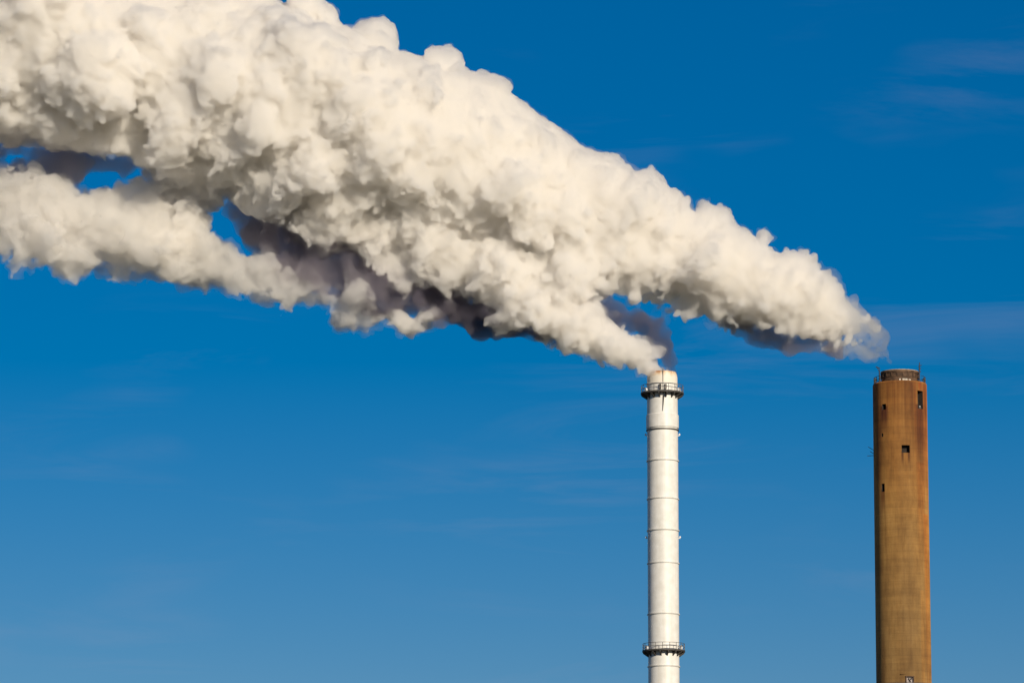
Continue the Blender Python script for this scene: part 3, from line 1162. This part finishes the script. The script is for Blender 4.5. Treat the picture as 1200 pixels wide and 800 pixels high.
B.billow(10, 2.4, patchy * (0.5 + 0.5 * calm))
B.warp(7, 3)
B.billow(7, 1.6)
B.add_noise(5.5, 1.2)
B.add_noise(3.6, 1.0)
pl = B.mesh('steam_plume', STEAM)
tag(pl, 'thinner ragged steam plume bending left from the white chimney', 'smoke plume')
plB = pl
veil(B, 2.6, plB)
del B

# the bank it drifts into downwind: thinner, softer
E = Field((-140, 170, W0 - 30), (540, 430, W0 + 130), H, YB)
E.strand([(372, 338, W0 + 44, 9), (345, 332, W0 + 44, 12), (325, 326, W0 + 44, 15), (295, 325, W0 + 44, 15), (250, 314, W0 + 44, 20), (200, 290, W0 + 44, 28), (140, 284, W0 + 44, 33), (80, 266, W0 + 44, 32), (20, 250, W0 + 44, 33), (-140, 228, W0 + 44, 34)])
E.strand([(165, 250, W0 + 50, 20), (110, 262, W0 + 50, 22), (60, 246, W0 + 54, 24), (0, 236, W0 + 54, 26), (-140, 226, W0 + 54, 26)])
for x_, y_, r_ in ((407, 350, 7), (396, 356, 6), (420, 355, 6)):
    E.stamp(x_, y_, W0 + 36, r_)
E.add_noise(60, 4)
E.lumps(70, 14, 26, 0.5)
E.add_noise(28, 4)
E.lumps(420, 7, 15, 0.5)
E.billow(18, 3.0)
E.warp(30, 9)
E.lumps(1500, 4, 9, 0.45)
E.warp(14, 7)
E.billow(9, 2.6)
E.warp(7, 3.5)
E.add_noise(5.5, 1.6)
E.add_noise(3.6, 1.3)
E.mesh('drifting_bank', smoke_mat('drifting_steam', 0.85, (0.993, 0.987, 0.978), 0.05, 0.6, True), plB)
E.f -= 0.5
veil(E, 3.5, plB)
del E

# ---- dark smoke, shade of the undersides put into its colour, deeper than the lit lumps
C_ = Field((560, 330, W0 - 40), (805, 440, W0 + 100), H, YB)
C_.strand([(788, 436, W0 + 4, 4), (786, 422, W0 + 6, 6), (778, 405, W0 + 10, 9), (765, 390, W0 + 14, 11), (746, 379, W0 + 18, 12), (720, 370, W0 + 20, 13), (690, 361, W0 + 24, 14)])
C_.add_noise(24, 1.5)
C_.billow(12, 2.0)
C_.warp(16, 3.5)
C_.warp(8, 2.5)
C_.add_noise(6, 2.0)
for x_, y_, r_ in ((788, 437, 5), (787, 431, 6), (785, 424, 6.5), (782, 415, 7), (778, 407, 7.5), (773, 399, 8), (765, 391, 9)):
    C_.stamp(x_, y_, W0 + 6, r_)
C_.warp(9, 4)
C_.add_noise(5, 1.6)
C_.mesh('dark_veil', smoke_mat('dark_veil', 0.52, (0.32, 0.31, 0.40), 0.02, 0.3), plB)  # dark low-albedo smoke curling from the chimney mouth
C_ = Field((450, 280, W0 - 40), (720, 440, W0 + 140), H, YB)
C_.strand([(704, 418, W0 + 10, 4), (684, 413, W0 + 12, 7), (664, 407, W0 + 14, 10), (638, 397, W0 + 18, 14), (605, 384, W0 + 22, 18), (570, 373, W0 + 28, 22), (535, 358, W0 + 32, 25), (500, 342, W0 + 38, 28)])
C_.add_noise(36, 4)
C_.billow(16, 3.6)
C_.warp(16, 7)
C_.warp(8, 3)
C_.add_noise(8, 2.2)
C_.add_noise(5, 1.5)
C_.mesh('shade_tinted_underside', SHADE_SMOKE, plB)  # underside shade carried by the dark smoke colour
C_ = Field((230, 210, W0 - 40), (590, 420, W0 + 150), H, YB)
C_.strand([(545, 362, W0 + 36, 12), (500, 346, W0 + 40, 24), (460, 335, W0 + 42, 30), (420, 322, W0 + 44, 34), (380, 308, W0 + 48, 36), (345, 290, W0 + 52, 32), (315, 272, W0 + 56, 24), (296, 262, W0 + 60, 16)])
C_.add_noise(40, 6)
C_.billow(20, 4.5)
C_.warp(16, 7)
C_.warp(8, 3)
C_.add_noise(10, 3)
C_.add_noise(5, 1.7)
C_.mesh('shaded_underside', smoke_mat('greyish_smoke', 0.5, (0.58, 0.55, 0.61), 0.03, 0.4), plB)  # grey smoke colour stands in for shade on the underside
del C_
D_ = Field((800, 340, -40), (990, 440, 90), H, YB)
D_.strand([(1000, 413, 6, 4), (976, 411, 6, 8), (946, 405, 8, 14), (918, 397, 10, 18), (893, 390, 12, 17), (866, 383, 14, 12), (840, 372, 14, 9)])
D_.add_noise(40, 2.5)
D_.billow(14, 3.0)
D_.warp(16, 5)
D_.warp(8, 3)
D_.add_noise(5, 1.6)
D_.mesh('shade_tinted_underside', smoke_mat('grey_underside_smoke', 0.45, (0.50, 0.47, 0.53), 0.03, 0.3), plA)  # shade under the brown chimney's plume, painted as grey smoke
# feathery start of the plume, drawn off the chimney mouth
D_ = Field((930, 330, -50), (1070, 445, 60), 1.3, YB)
D_.strand([(1042, 424, 0, 3), (1040, 412, 0, 4), (1034, 400, 0, 8), (1022, 391, 0, 13), (1005, 378, 0, 18), (985, 362, 0, 21), (965, 345, 0, 21), (945, 325, 0, 18)])
D_.strand([(1032, 412, 4, 5), (1012, 410, 6, 9), (992, 408, 8, 10)])
D_.add_noise(26, 4)
D_.billow(13, 4.5)
D_.warp(16, 5)
D_.warp(8, 3)
D_.billow(7, 3.5)
D_.add_noise(4, 2.2)
D_.mesh('vapour_wisps', smoke_mat('thin_steam', 0.32, (0.98, 0.975, 0.965), 0.02, 0.5), plA)
D_ = Field((-140, 120, -10), (380, 385, 130), H, YB)
D_.strand([(150, 190, 40, 12), (112, 182, 40, 12), (84, 190, 40, 22), (55, 202, 40, 24), (15, 206, 40, 22), (-140, 196, 40, 22)])
D_.strand([(90, 176, 40, 10), (20, 172, 40, 16), (-140, 170, 40, 18)])
D_.strand([(304, 300, 40, 9), (296, 265, 40, 24), (280, 242, 40, 16), (268, 230, 40, 10)])
D_.add_noise(40, 6)
D_.billow(18, 4)
D_.warp(18, 8)
D_.warp(8, 3)
D_.add_noise(5, 1.6)
D_.mesh('thin_dark_smoke', THIN, plA)
D_ = Field((-140, 120, -10), (400, 385, 130), H, YB)
D_.strand([(160, 178, 40, 18), (185, 205, 44, 26), (180, 240, 44, 22), (200, 268, 44, 26), (232, 262, 40, 12), (238, 235, 40, 14)])
D_.strand([(-140, 282, 60, 14), (0, 280, 60, 14), (60, 292, 60, 14), (105, 308, 60, 15), (160, 318, 60, 14), (200, 318, 60, 13), (245, 332, 60, 11), (300, 340, 60, 10), (345, 346, 60, 11), (380, 356, 60, 10)])
D_.strand([(-140, 216, 50, 14), (20, 214, 50, 16), (70, 228, 50, 16), (110, 252, 50, 14), (150, 258, 50, 12)])
D_.add_noise(40, 5)
D_.billow(18, 5)
D_.warp(18, 9)
D_.warp(8, 4)
D_.add_noise(5, 2.0)
D_.mesh('thin_pale_smoke', smoke_mat('thin_pale_smoke', 0.35, (0.94, 0.92, 0.91), 0.01, 0.5), plA)
del D_
